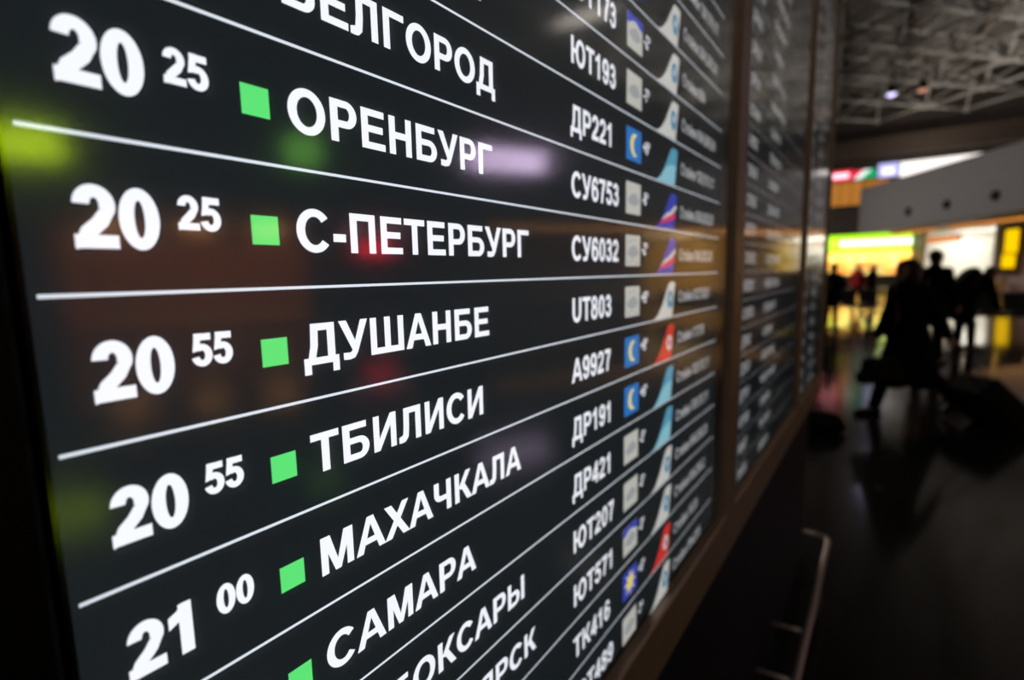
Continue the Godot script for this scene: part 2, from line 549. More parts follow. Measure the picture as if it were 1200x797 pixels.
# letters as one flat mesh: origin at the left of the base line, capitals `cap` high
func lettering(s: String, cap: float, stretch := 1.0, bold_bloom := 7.0) -> ArrayMesh:  # strokes swell for heavier weight and the bloom of overexposed text
	var key := "%s|%.5f|%.3f|%.1f" % [s, cap, stretch, bold_bloom]
	if glyph_cache.has(key):
		return glyph_cache[key]
	var st := SurfaceTool.new()
	st.begin(Mesh.PRIMITIVE_TRIANGLES)
	var k := cap / 716.0
	var kx := k * stretch
	var x := 0.0
	for c in s:
		var g: Array = G[c]
		for i in range(1, g.size()):
			var f: Array = g[i]
			if f[0] == "r":
				var x0: float = (x + f[1] - bold_bloom) * kx
				var x1: float = (x + f[3] + bold_bloom) * kx
				var y0: float = (f[2] - bold_bloom * 0.6) * k
				var y1: float = (f[4] + bold_bloom * 0.6) * k
				fan(st, PackedVector2Array([Vector2(x0, y0), Vector2(x1, y0), Vector2(x1, y1), Vector2(x0, y1)]))
			elif f[0] == "p":
				var poly := PackedVector2Array()
				for j in range(1, f.size(), 2):
					poly.append(Vector2(x + f[j], f[j + 1]))
				for grown in Geometry2D.offset_polygon(poly, bold_bloom * 0.8, Geometry2D.JOIN_MITER):
					for j in grown.size():
						grown[j] = Vector2(grown[j].x * kx, grown[j].y * k)
					fan(st, grown)
			else:
				var ring := arc_points(f[1], f[2], f[3] + bold_bloom, f[4] + bold_bloom * 0.6, f[5], f[6], f[7] + bold_bloom * 2.0, f[8] + bold_bloom * 1.2)
				for j in ring.size() - 1:
					var q := PackedVector2Array()
					for v in [ring[j][0], ring[j + 1][0], ring[j + 1][1], ring[j][1]]:
						q.append(Vector2((x + v.x) * kx, v.y * k))
					fan(st, q)
		x += g[0]
	var mesh := st.commit()
	glyph_cache[key] = mesh
	return mesh


func flat(points: Array, key := "") -> ArrayMesh:
	if key and glyph_cache.has(key):
		return glyph_cache[key]
	var st := SurfaceTool.new()
	st.begin(Mesh.PRIMITIVE_TRIANGLES)
	fan(st, PackedVector2Array(points))
	var mesh := st.commit()
	if key:
		glyph_cache[key] = mesh
	return mesh


func quad(w: float, h: float) -> ArrayMesh:
	var key := "quad %.5f %.5f" % [w, h]
	if glyph_cache.has(key):
		return glyph_cache[key]
	var st := SurfaceTool.new()
	st.begin(Mesh.PRIMITIVE_TRIANGLES)
	for c in [[0, 0], [0, 1], [1, 1], [0, 0], [1, 1], [1, 0]]:
		st.set_normal(Vector3(0, 0, 1))
		st.set_uv(Vector2(c[0], 1 - c[1]))
		st.add_vertex(Vector3(w * c[0], h * c[1], 0))
	glyph_cache[key] = st.commit()
	return glyph_cache[key]


func disc(r: float, squash := 1.0) -> ArrayMesh:
	var pts := []
	for i in 20:
		var a := TAU * i / 20
		pts.append(Vector2(r * cos(a) * squash, r * sin(a)))
	return flat(pts, "disc %.5f %.3f" % [r, squash])


# ---------------------------------------------------------------- the displays

func col(z: float) -> float:
	return (z - 0.18) * D


# the height of a point `rel` of a row above the separator under row r, from the foot of the display
func row_y(r: int, rel: float) -> float:
	return (LINE_TOP - ROW * r + ROW * rel - FOOT) * D


func flight_row(display: Node3D, r: int, d: Dictionary, right: float, separator := true) -> void:
	var row := Node3D.new()
	row.name = "flight_row"
	display.add_child(row, true)
	row.position = Vector3(0, row_y(r, 0), 0.0006)
	var u := ROW * D
	if d.has("city") and d.get("named", false):
		row.set_meta("label", "row for %s at %s %s" % [d.city, d.hour, d.minute])
	var cap := 0.0885 * D
	if separator:
		part(row, "separator_line", quad((right - 0.20) * D, 0.006 * D), M.line, Vector3(col(0.20), -0.003 * D, 0))
	if d.has("hour"):
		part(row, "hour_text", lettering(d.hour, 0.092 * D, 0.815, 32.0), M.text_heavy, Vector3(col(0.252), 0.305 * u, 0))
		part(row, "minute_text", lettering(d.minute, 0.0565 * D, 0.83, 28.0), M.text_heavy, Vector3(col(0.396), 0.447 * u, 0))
		part(row, "status_square", quad(0.055 * D, 0.056 * D), M.green, Vector3(col(0.523), 0.355 * u, 0))
	if d.has("city"):
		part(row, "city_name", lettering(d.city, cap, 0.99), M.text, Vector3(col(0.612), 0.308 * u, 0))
	if d.has("flight") and right > 2.2:
		part(row, "flight_number", lettering(d.flight, 0.096 * D, 0.90), M.text, Vector3(col(1.762), 0.275 * u, 0))
	if d.has("icon") and right > 2.6:
		weather(row, d.icon, col(2.27), 0.19 * u, 0.172 * D, 0.60 * u)
		if d.has("temp"):
			part(row, "temperature_text", lettering(d.temp, 0.060 * D, 0.72), M.text, Vector3(col(2.465), 0.42 * u, 0))
	if d.has("tail") and right > 3.0:
		tail(row, d.tail, u)
	if d.has("desk") and right > 3.7:
		part(row, "counter_text", lettering(d.desk, 0.068 * D, 0.82), M.text_grey, Vector3(col(3.03), 0.325 * u, 0))


func weather(row: Node3D, kind: String, x: float, y: float, w: float, h: float) -> void:
	var back: Material = {"moon": M.icon_blue, "sun": M.icon_violet}.get(kind, M.icon_white)
	part(row, "weather_icon", quad(w, h), back, Vector3(x, y, 0))
	if kind == "moon":
		var pts := []
		for i in 13:
			var a := deg_to_rad(70.0 + 220.0 * i / 12)
			pts.append(Vector2(cos(a) * 0.30, sin(a) * 0.36))
		for i in 11:
			var a := deg_to_rad(270.0 - 175.0 * i / 10)
			pts.append(Vector2(0.14 + cos(a) * 0.24, sin(a) * 0.30))
		for i in pts.size():
			pts[i] = Vector2(pts[i].x * w, pts[i].y * h)
		part(row, "moon_symbol", flat(pts, "moon"), M.icon_yellow, Vector3(x + 0.55 * w, y + 0.5 * h, 0.0003))
	elif kind == "sun":
		var pts := []
		for i in 16:
			var a := TAU * i / 16
			var r := 0.42 if i % 2 == 0 else 0.20
			pts.append(Vector2(cos(a) * r * w, sin(a) * r * w))
		part(row, "sun_symbol", flat(pts, "sun"), M.icon_yellow, Vector3(x + 0.5 * w, y + 0.5 * h, 0.0003))
	else:
		if kind == "clear":
			part(row, "sky_patch", flat([Vector2(0, 0), Vector2(w, 0), Vector2(w, -0.30 * h), Vector2(0.75 * w, -0.24 * h), Vector2(0.55 * w, -0.14 * h), Vector2(0.3 * w, -0.18 * h), Vector2(0.12 * w, -0.30 * h), Vector2(0, -0.28 * h)], "sky"), M.icon_violet, Vector3(x, y + h, 0.0003))
		var pts := []
		for c in [[0.24, 0.42, 0.13, 90, 270], [0.40, 0.34, 0.10, 200, 340], [0.60, 0.34, 0.10, 200, 340], [0.76, 0.44, 0.12, -70, 90], [0.58, 0.58, 0.14, 10, 120], [0.38, 0.54, 0.12, 60, 180]]:
			for i in 6:
				var a := deg_to_rad(lerpf(c[3], c[4], i / 5.0))
				pts.append(Vector2((c[0] + c[2] * cos(a)) * w, (c[1] + c[2] * 0.7 * sin(a)) * h))
		part(row, "cloud_symbol", flat(Array(Geometry2D.convex_hull(PackedVector2Array(pts))), "cloud"), M.icon_cloud, Vector3(x, y, 0.0003))
		if kind == "snow":
			for c in [[0.2, 0.12], [0.45, 0.2], [0.7, 0.1], [0.6, 0.84], [0.3, 0.8]]:
				part(row, "flake_symbol", disc(0.05 * w), M.icon_cloud, Vector3(x + c[0] * w, y + c[1] * h, 0.0003))


func tail(row: Node3D, kind: String, u: float) -> void:
	var at := func(z: float, rel: float) -> Vector2: return Vector2(col(z), rel * u)
	var shape := [at.call(2.64, 0.02), at.call(2.70, 0.11), at.call(2.765, 0.33), at.call(2.825, 0.62), at.call(2.86, 0.79), at.call(2.885, 0.83), at.call(2.955, 0.82), at.call(2.965, 0.78), at.call(2.945, 0.40), at.call(2.925, 0.02)]
	var main: Material = {"white": M.tail_white, "teal": M.tail_teal, "blue": M.tail_blue, "red": M.tail_red}[kind]
	part(row, "tail_fin", flat(shape, "fin"), main)
	if kind == "white":
		part(row, "tail_emblem", disc(0.052 * D, 0.85), M.tail_disc, Vector3(col(2.885), 0.42 * u, 0.0003))
		part(row, "tail_emblem", disc(0.020 * D, 0.85), M.tail_white, Vector3(col(2.885), 0.44 * u, 0.0006))
	elif kind == "red":
		part(row, "tail_emblem", disc(0.045 * D, 0.95), M.tail_white, Vector3(col(2.885), 0.40 * u, 0.0003))
		part(row, "tail_emblem", disc(0.022 * D, 0.9), M.tail_pink, Vector3(col(2.885), 0.40 * u, 0.0006))
	elif kind == "teal":
		part(row, "tail_emblem", flat([at.call(2.66, 0.03), at.call(2.72, 0.15), at.call(2.78, 0.36), at.call(2.86, 0.44), at.call(2.94, 0.47), at.call(2.922, 0.03)], "fin low"), M.tail_pale, Vector3(0, 0, 0.0003))
	else:
		part(row, "tail_stripe", flat([at.call(2.70, 0.10), at.call(2.77, 0.27), at.call(2.86, 0.36), at.call(2.945, 0.42), at.call(2.94, 0.28), at.call(2.86, 0.20), at.call(2.77, 0.15)], "fin stripe"), M.tail_pink, Vector3(0, 0, 0.0003))
		part(row, "tail_stripe", flat([at.call(2.72, 0.19), at.call(2.79, 0.34), at.call(2.87, 0.44), at.call(2.95, 0.60), at.call(2.955, 0.50), at.call(2.88, 0.36), at.call(2.80, 0.28)], "fin stripe two"), M.tail_white, Vector3(0, 0, 0.0006))


func display(z0: float, z1: float, label: String) -> Node3D:
	var t := thing("departure_display", label, "display", Transform3D(Basis(Vector3.UP, PI / 2), Vector3(-D, EYE + FOOT * D, -z0 * D)))
	var w := (z1 - z0) * D
	var h := (HEAD - FOOT) * D
	part(t, "housing", slab(Vector3(w, h, 0.03), 0.002), M.black, Vector3(w / 2, h / 2, -0.0155))
	part(t, "screen_panel", box(Vector3(w - 0.02 * D - 0.24 * D, h - 0.03, 0.0004)), M.panel, Vector3((w - 0.24 * D) / 2, h / 2, 0.0001))
	part(t, "cover_glass", box(Vector3(w, h, 0.0012)), M.glass, Vector3(w / 2, h / 2, 0.0036))
	return t


func make_displays() -> void:
	make_glyphs()
	M.text_heavy = M.text
	var rows := {
		-8: {"city": "САМАРА", "flight": "ЮТ571", "icon": "cloud", "tail": "white", "desk": "Стойки 129"},
		-7: {"city": "ТБИЛИСИ", "flight": "ДР421", "icon": "cloud", "tail": "teal", "desk": "Стойки 204"},
		-6: {"city": "ДУШАНБЕ", "flight": "СУ6032", "icon": "moon", "tail": "blue", "desk": "Стойки 129,151"},
		-5: {"city": "САМАРА", "flight": "ЮТ207", "icon": "snow", "temp": "-5°", "tail": "white", "desk": "Стойки 204,205,20"},
		-4: {"city": "БЕЛГОРОД", "flight": "ДР191", "icon": "sun", "temp": "-2°", "tail": "blue", "desk": "Стойки 129,151,11"},
		-3: {"city": "МАХАЧКАЛА", "flight": "ЮТ173", "icon": "sun", "temp": "+2°", "tail": "white", "desk": "Стойки 204,205,20"},
		-2: {"city": "САМАРА", "flight": "ЮТ173", "icon": "clear", "temp": "-2°", "tail": "white", "desk": "Стойки 004"},
		-1: {"city": "ДУШАНБЕ", "flight": "ЮТ193", "icon": "cloud", "temp": "-7°", "tail": "white", "desk": "Стойки 004,005,00"},
		0: {"city": "БЕЛГОРОД", "flight": "ДР221", "icon": "moon", "temp": "+9°", "tail": "teal", "desk": "Стойки 129,151,11"},
		1: {"hour": "20", "minute": "25", "city": "ОРЕНБУРГ", "flight": "СУ6753", "icon": "cloud", "temp": "-8°", "tail": "blue", "desk": "Стойки 204,205,20"},
		2: {"hour": "20", "minute": "25", "city": "С-ПЕТЕРБУРГ", "flight": "СУ6032", "icon": "snow", "temp": "-2°", "tail": "blue", "desk": "Стойки 004,205,20"},
		3: {"hour": "20", "minute": "55", "city": "ДУШАНБЕ", "flight": "UТ803", "icon": "snow", "temp": "+9°", "tail": "white", "desk": "Стойки 027,028,0"},
		4: {"hour": "20", "minute": "55", "city": "ТБИЛИСИ", "flight": "А9927", "icon": "moon", "temp": "+8°", "tail": "red", "desk": "Стойки 17,018"},
		5: {"hour": "21", "minute": "00", "city": "МАХАЧКАЛА", "flight": "ДР191", "icon": "moon", "temp": "+6°", "tail": "teal", "desk": "Стойки 129,151,11"},
		6: {"hour": "21", "minute": "05", "city": "САМАРА", "flight": "ДР421", "icon": "cloud", "temp": "-5°", "tail": "teal", "desk": "Стойки 129,151,11"},
		7: {"hour": "21", "minute": "05", "city": "ЧЕБОКСАРЫ", "flight": "ЮТ207", "icon": "cloud", "temp": "-5°", "tail": "white", "desk": "Стойки 004,205,20"},
		8: {"hour": "21", "minute": "10", "city": "КРАСНОЯРСК", "flight": "ЮТ571", "icon": "clear", "temp": "-5°", "tail": "white", "desk": "Стойки 004,205,2"},
		9: {"hour": "21", "minute": "10", "city": "САМАРА", "flight": "ТК416", "icon": "sun", "temp": "+5°", "tail": "red", "desk": "Стойки 19,20"},
		10: {"hour": "21", "minute": "10", "city": "САМАРА", "flight": "ЮТ489", "icon": "cloud", "temp": "-7°", "tail": "white", "desk": "Стойки 004,205"},
	}
	for r in range(0, 9):
		rows[r].named = true
	for r in range(-8, 1):
		rows[r].hour = "20"
		rows[r].minute = "20" if r > -4 else "05"
	rows[0].named = false
	var first := display(0.18, 4.16, "lit departure display with rows of white city names beginning 20 25 ОРЕНБУРГ")
	for r in rows:
		flight_row(first, r, rows[r], 3.87, r < 10)
	var second := display(4.45, 8.16, "departure display between the first display's brown mullion and the endmost display")
	var third := display(8.34, 11.26, "endmost departure display at the free end of the navy wall")
	for n in 2:
		for r in range(-14, 11):
			# two columns of lettering, too oblique to read; grey stands in for its dimming
			var d: Dictionary = rows[posmod(r * 5 + 3 + n * 4, 11)]
			var row := Node3D.new()
			row.name = "flight_row"
			[second, third][n].add_child(row, true)
			row.position = Vector3(0.21 * D, row_y(r, 0), 0.0006)
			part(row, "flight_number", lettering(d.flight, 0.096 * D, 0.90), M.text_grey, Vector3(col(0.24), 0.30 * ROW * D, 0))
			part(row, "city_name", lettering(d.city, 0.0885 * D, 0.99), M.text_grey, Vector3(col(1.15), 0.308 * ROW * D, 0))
			if r < 10:
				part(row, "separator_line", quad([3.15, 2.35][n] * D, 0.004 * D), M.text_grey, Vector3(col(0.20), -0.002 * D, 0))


func make_frame_and_rail() -> void:
	# brown frame round the displays: uprights between them, rails above and below
	var t := thing("display_frame", "brown metal frame of uprights and rails round the departure displays", "frame", Transform3D(Basis(Vector3.UP, PI / 2), Vector3(-D, EYE + FOOT * D, 0)))
	var h := (HEAD - FOOT) * D
	var out := 0.05 * D
	for m in [[4.17, 0.27, M.frame], [8.17, 0.16, M.frame], [11.27, 0.06, M.frame]]:
		# the near side of each upright hides a strip of the display beyond it
		part(t, "upright", slab(Vector3(m[1] * D, h + 0.02, 0.04), 0.002), m[2], Vector3((m[0] + m[1] / 2) * D, h / 2, out - 0.02))
	part(t, "darkened_edge_strip", slab(Vector3(2.4 * D, h + 0.02, 0.04), 0.002), M.black, Vector3(-1.03 * D, h / 2, out * 0.3 - 0.02))  # left bezel; lens vignetting put into its colour as black
	part(t, "bottom_rail", slab(Vector3(14.0 * D, 0.37 * D, 0.04), 0.003), M.frame, Vector3(4.43 * D, -0.195 * D, out - 0.02))
	part(t, "top_rail", slab(Vector3(14.0 * D, 0.37 * D, 0.04), 0.003), M.frame, Vector3(4.43 * D, h + 0.205 * D, out - 0.02))
	# low guard rail along the foot of the wall
	var g := thing("guard_rail", "thin metal guard rail along the foot of the navy wall", "rail", Transform3D(Basis(), Vector3(-0.18, 0, -1.4)))
	var pts := [Vector3(0, 0.15, 2.6), Vector3(0, 0.15, -1.50)]
	for i in 7:
		var a := deg_to_rad(90.0 * i / 6)
		pts.append(Vector3(-0.05 + 0.05 * cos(a), 0.15, -1.56 - 0.05 * sin(a)))
	pts.append(Vector3(-0.124, 0.15, -1.61))
	part(g, "rail_tube", tube(pts, 0.0125, 12), M.steel)
	for z in [-0.75, -0.45, 0.3, 1.2]:
		part(g, "bracket", tube([Vector3(0, 0.145, z), Vector3(-0.125, 0.135, z)], 0.007, 8), M.steel)


# ---------------------------------------------------------------- shops and screens at the far end

func area(parent: Node3D, at: Vector3, size: Vector2, color: Color, energy: float, turn := Vector3(-90, 0, 0)) -> void:
	var l := AreaLight3D.new()
	l.name = "light"
	l.area_size = size
	l.light_color = color
	l.light_energy = energy
	l.shadow_enabled = true
	l.set("area_range", 120.0)
	l.position = at
	l.rotation_degrees = turn
	parent.add_child(l)


# an open shop: x to the right, y up, its opening at z = 0, its depth behind
func shop(called: String, label: String, at: Transform3D, w: float, h: float, depth: float, wall: Material, light: Color, energy: float) -> Node3D:
	var t := thing(called, label, "shop", at)
	part(t, "back_wall", box(Vector3(w, h, 0.1)), wall, Vector3(w / 2, h / 2, -depth))
	part(t, "side_wall", box(Vector3(0.1, h, depth)), wall, Vector3(0.05, h / 2, -depth / 2))
	part(t, "side_wall", box(Vector3(0.1, h, depth)), wall, Vector3(w - 0.05, h / 2, -depth / 2))
	part(t, "shop_ceiling", box(Vector3(w, 0.1, depth)), M.white_wall, Vector3(w / 2, h - 0.05, -depth / 2))
	part(t, "shop_floor", box(Vector3(w - 0.2, 0.02, depth - 0.1)), M.white_wall, Vector3(w / 2, 0.011, -depth / 2 - 0.05))
	var n := maxi(2, int(w / 2.2))
	for i in n:
		var x := w * (i + 0.5) / n
		part(t, "light_panel", box(Vector3(1.2, 0.03, depth * 0.5)), glow(light, 2.0), Vector3(x, h - 0.13, -depth * 0.5))
		area(t, Vector3(x, h - 0.16, -depth * 0.5), Vector2(1.2, depth * 0.5), light, energy)
	return t


func make_far_shops() -> void:
	var rng := RandomNumberGenerator.new()
	rng.seed = 7
	var g := shop("corner_shop", "brightly lit yellow shop below the green lit sign", Transform3D(Basis(), Vector3(-4.38, 0, -47.02)), 6.2, 3.98, 4.0, M.warm_wall, Color(1.0, 0.88, 0.58), 24.0)
	# shelves with goods against its back wall
	var tints := [Color(0.93, 0.76, 0.48), Color(0.90, 0.90, 0.90), Color(0.95, 0.88, 0.60), Color(0.78, 0.83, 0.88), Color(0.90, 0.62, 0.44)]
	var tint_names := ["light orange", "white", "pale yellow", "pale blue", "salmon"]
	var goods := []
	for c in tints:
		goods.append(paint(c, 0.5))
	for k in 4:
		var y := 0.5 + 0.5 * k
		part(g, "shelf", box(Vector3(5.8, 0.05, 0.45)), M.white_wall, Vector3(3.1, y, -3.7))
	for k in 4:
		for i in 14:
			var hgt := rng.randf_range(0.2, 0.38)
			var tint := rng.randi() % goods.size()
			var o := part(self, "shop_packet", slab(Vector3(0.32, hgt, 0.25), 0.02), goods[tint])
			o.position = Vector3(-4.38 + 0.4 + i * 0.415, 0.527 + 0.5 * k + hgt / 2, -47.02 - 3.65)
			tag(o, "%s packet on the %s shelf of the yellow shop" % [tint_names[tint], ["lowest", "second", "third", "topmost"][k]], "packet", "packets in the yellow shop")
	var counter := thing("shop_counter", "dark low counter at the front of the yellow shop", "counter", Transform3D(Basis(), Vector3(-1.2, 0, -48.0)))
	part(counter, "front_panel", slab(Vector3(3.4, 0.90, 0.6), 0.02), M.seat, Vector3(0, 0.475, 0))
	part(counter, "counter_top", slab(Vector3(3.5, 0.05, 0.7), 0.015), M.black, Vector3(0, 0.955, 0))
	# green lit sign over the opening: box, lit face, white lettering band and a round emblem
	var s := thing("shop_sign", "long yellow-green lit sign with white lettering over the yellow shop", "sign", Transform3D(Basis(), Vector3(-1.25, 2.72, -46.98)))
	part(s, "sign_box", slab(Vector3(6.1, 1.3, 0.2), 0.03), M.black, Vector3(0, 0.65, 0.1))
	part(s, "lit_face", slab(Vector3(6.0, 1.2, 0.04), 0.01), glow(Color(0.66, 0.93, 0.10), 1.6), Vector3(0, 0.65, 0.21))
	var x := -1.95
	for k in [0.42, 0.5, 0.36, 0.48, 0.4, 0.5, 0.44, 0.38, 0.46]:
		part(s, "sign_letter", slab(Vector3(k, 0.46, 0.04), 0.015), glow(Color(0.97, 1.0, 0.88), 2.2), Vector3(x + k / 2, 0.62, 0.24))
		x += k + 0.05
	var em := CylinderMesh.new()
	em.top_radius = 0.42
	em.bottom_radius = 0.42
	em.height = 0.04
	var e := part(s, "round_emblem", em, glow(Color(0.76, 1.0, 0.24), 1.8), Vector3(-2.5, 0.62, 0.24))
	e.rotation_degrees.x = 90
	area(s, Vector3(0, 0.6, 0.3), Vector2(6.0, 1.2), Color(0.80, 1.0, 0.35), 1.0, Vector3(0, 180, 0))
	# white shop under the mezzanine
	var w := shop("white_shop", "glaring white shop with open shelves under the grey mezzanine", mez(0.5, 0, -4.1), 6.1, 3.88, 4.5, M.white_wall, Color(1.0, 0.98, 0.93), 8.5)
	for k in 5:
		part(w, "shelf", box(Vector3(5.6, 0.06, 0.5)), M.white_wall, Vector3(3.05, 0.5 + 0.55 * k, -4.15))
	for k in 5:
		for i in 12:
			var hgt := rng.randf_range(0.18, 0.34)
			var c := Color(0.86, 0.86, 0.84).lerp(Color(0.65, 0.70, 0.74), rng.randf())
			if i == 0:
				goods.append(paint(c, 0.5))
			var o := part(self, "shop_box", slab(Vector3(0.36, hgt, 0.3), 0.02), goods[5 + (k + i) % (goods.size() - 5)])
			o.transform = mez(0.5 + 0.5 + i * 0.46, 0.533 + 0.55 * k + hgt / 2, -4.1 - 4.1)
			tag(o, "pale box on the %s shelf of the white shop" % ["lowest", "second", "middle", "fourth", "topmost"][k], "box", "boxes in the white shop")
	var strip := thing("orange_sign_strip", "thin orange lit strip across the top of the white shop", "sign", mez(0.7, 3.25, -4.0))
	part(strip, "strip_body", slab(Vector3(3.2, 0.34, 0.1), 0.02), M.black, Vector3(1.6, 0, -0.03))
	part(strip, "strip_light", slab(Vector3(3.1, 0.3, 0.03), 0.01), glow(Color(1.0, 0.56, 0.16), 0.85), Vector3(1.6, 0, 0.03))
	# vertical yellow sign on a brown panel, on the pier right of the white shop
	var y := thing("yellow_sign", "tall yellow lit sign in two pieces on a brown panel", "sign", mez(7.9, 1.0, -3.98))
	part(y, "back_panel", slab(Vector3(1.35, 2.55, 0.1), 0.02), paint(Color(0.35, 0.20, 0.12), 0.6), Vector3(0, 1.3, 0.06))
	part(y, "light_face", slab(Vector3(0.85, 1.25, 0.06), 0.02), glow(Color(1.0, 0.80, 0.02), 1.15), Vector3(0.1, 1.78, 0.14))
	part(y, "light_face", slab(Vector3(0.85, 0.72, 0.06), 0.02), glow(Color(1.0, 0.80, 0.02), 1.15), Vector3(0.0, 0.72, 0.14))
	area(y, Vector3(0, 1.4, 0.22), Vector2(0.8, 1.9), Color(1.0, 0.80, 0.1), 0.12, Vector3(0, 180, 0))
	var b := thing("litter_bin", "beige box-shaped bin below the yellow sign", "bin", mez(8.2, 0.0, -3.2))
	part(b, "bin_body", slab(Vector3(0.62, 0.8, 0.5), 0.03), paint(Color(0.86, 0.78, 0.62), 0.5), Vector3(0, 0.4, 0))
	part(b, "bin_lid", slab(Vector3(0.66, 0.06, 0.54), 0.02), M.steel, Vector3(0, 0.83, 0))


func make_far_screens() -> void:
	var ads := [
		["red", -4.11, -2.70, 7.98, 8.72, Color(0.95, 0.12, 0.25), "red lit advertising screen with a pale middle below the roof beam"],
		["green", -2.62, -1.24, 7.98, 8.62, Color(0.05, 0.62, 0.38), "green lit advertising screen with a pink corner below the roof beam"],
		["lilac", -1.12, 0.06, 7.94, 8.90, Color(0.72, 0.72, 0.95), "lilac-white lit advertising screen below the roof beam"],
		["white", 0.14, 6.5, 7.86, 8.86, Color(1.0, 0.97, 0.95), "long white lit advertising screen above the mezzanine edge"],
	]
	for a in ads:
		var w: float = a[2] - a[1]
		var h: float = a[4] - a[3]
		var t := thing("advertising_screen", a[6], "screen", Transform3D(Basis(), Vector3(a[1], a[3], -46.98)))
		part(t, "screen_housing", slab(Vector3(w + 0.08, h + 0.08, 0.2), 0.02), M.black, Vector3(w / 2, h / 2, 0.08))
		part(t, "screen_face", slab(Vector3(w, h, 0.03), 0.005), glow(a[5], 1.5 if a[0] == "white" else 1.3), Vector3(w / 2, h / 2, 0.19))
		if a[0] == "red":
			part(t, "screen_picture", slab(Vector3(w * 0.72, h * 0.5, 0.02), 0.005), glow(Color(1.0, 0.80, 0.86), 1.9), Vector3(w * 0.5, h * 0.5, 0.21))
		elif a[0] == "green":
			var o := part(t, "screen_picture", flat([Vector2(0, 0), Vector2(w * 0.55, h), Vector2(0, h)]), glow(Color(0.95, 0.2, 0.32), 1.2), Vector3(0, 0, 0.206))
			o.set_meta("label", "red corner of the picture")
			part(t, "screen_picture", flat([Vector2(0, 0), Vector2(w * 0.35, 0), Vector2(w * 0.8, h), Vector2(w * 0.45, h)]), glow(Color(0.90, 0.96, 0.93), 1.2), Vector3(0, 0, 0.207))
		elif a[0] == "lilac":
			part(t, "screen_picture", slab(Vector3(w * 0.6, h * 0.5, 0.02), 0.005), glow(Color(0.95, 0.93, 1.0), 1.6), Vector3(w * 0.5, h * 0.42, 0.21))
		area(t, Vector3(w / 2, h / 2, 0.24), Vector2(w, h), a[5], 0.12 * w * h, Vector3(0, 180, 0))
	# amber wall panel under the red screen; its glow stands in for falling light
	var p := thing("amber_panel", "amber wall panel below the red advertising screen, lit look put in as glow", "sign", Transform3D(Basis(), Vector3(-4.1, 6.1, -46.98)))
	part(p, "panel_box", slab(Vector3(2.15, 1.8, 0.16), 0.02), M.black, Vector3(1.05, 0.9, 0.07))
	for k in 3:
		part(p, "glow_panel", slab(Vector3(0.66, 1.7, 0.03), 0.01), glow(Color(0.80, 0.52, 0.22), 0.75), Vector3(0.36 + 0.70 * k, 0.9, 0.16))
	part(p, "glow_panel", slab(Vector3(1.5, 0.45, 0.03), 0.01), glow(Color(0.78, 0.50, 0.20), 0.7), Vector3(2.9, 1.53, 0.02))


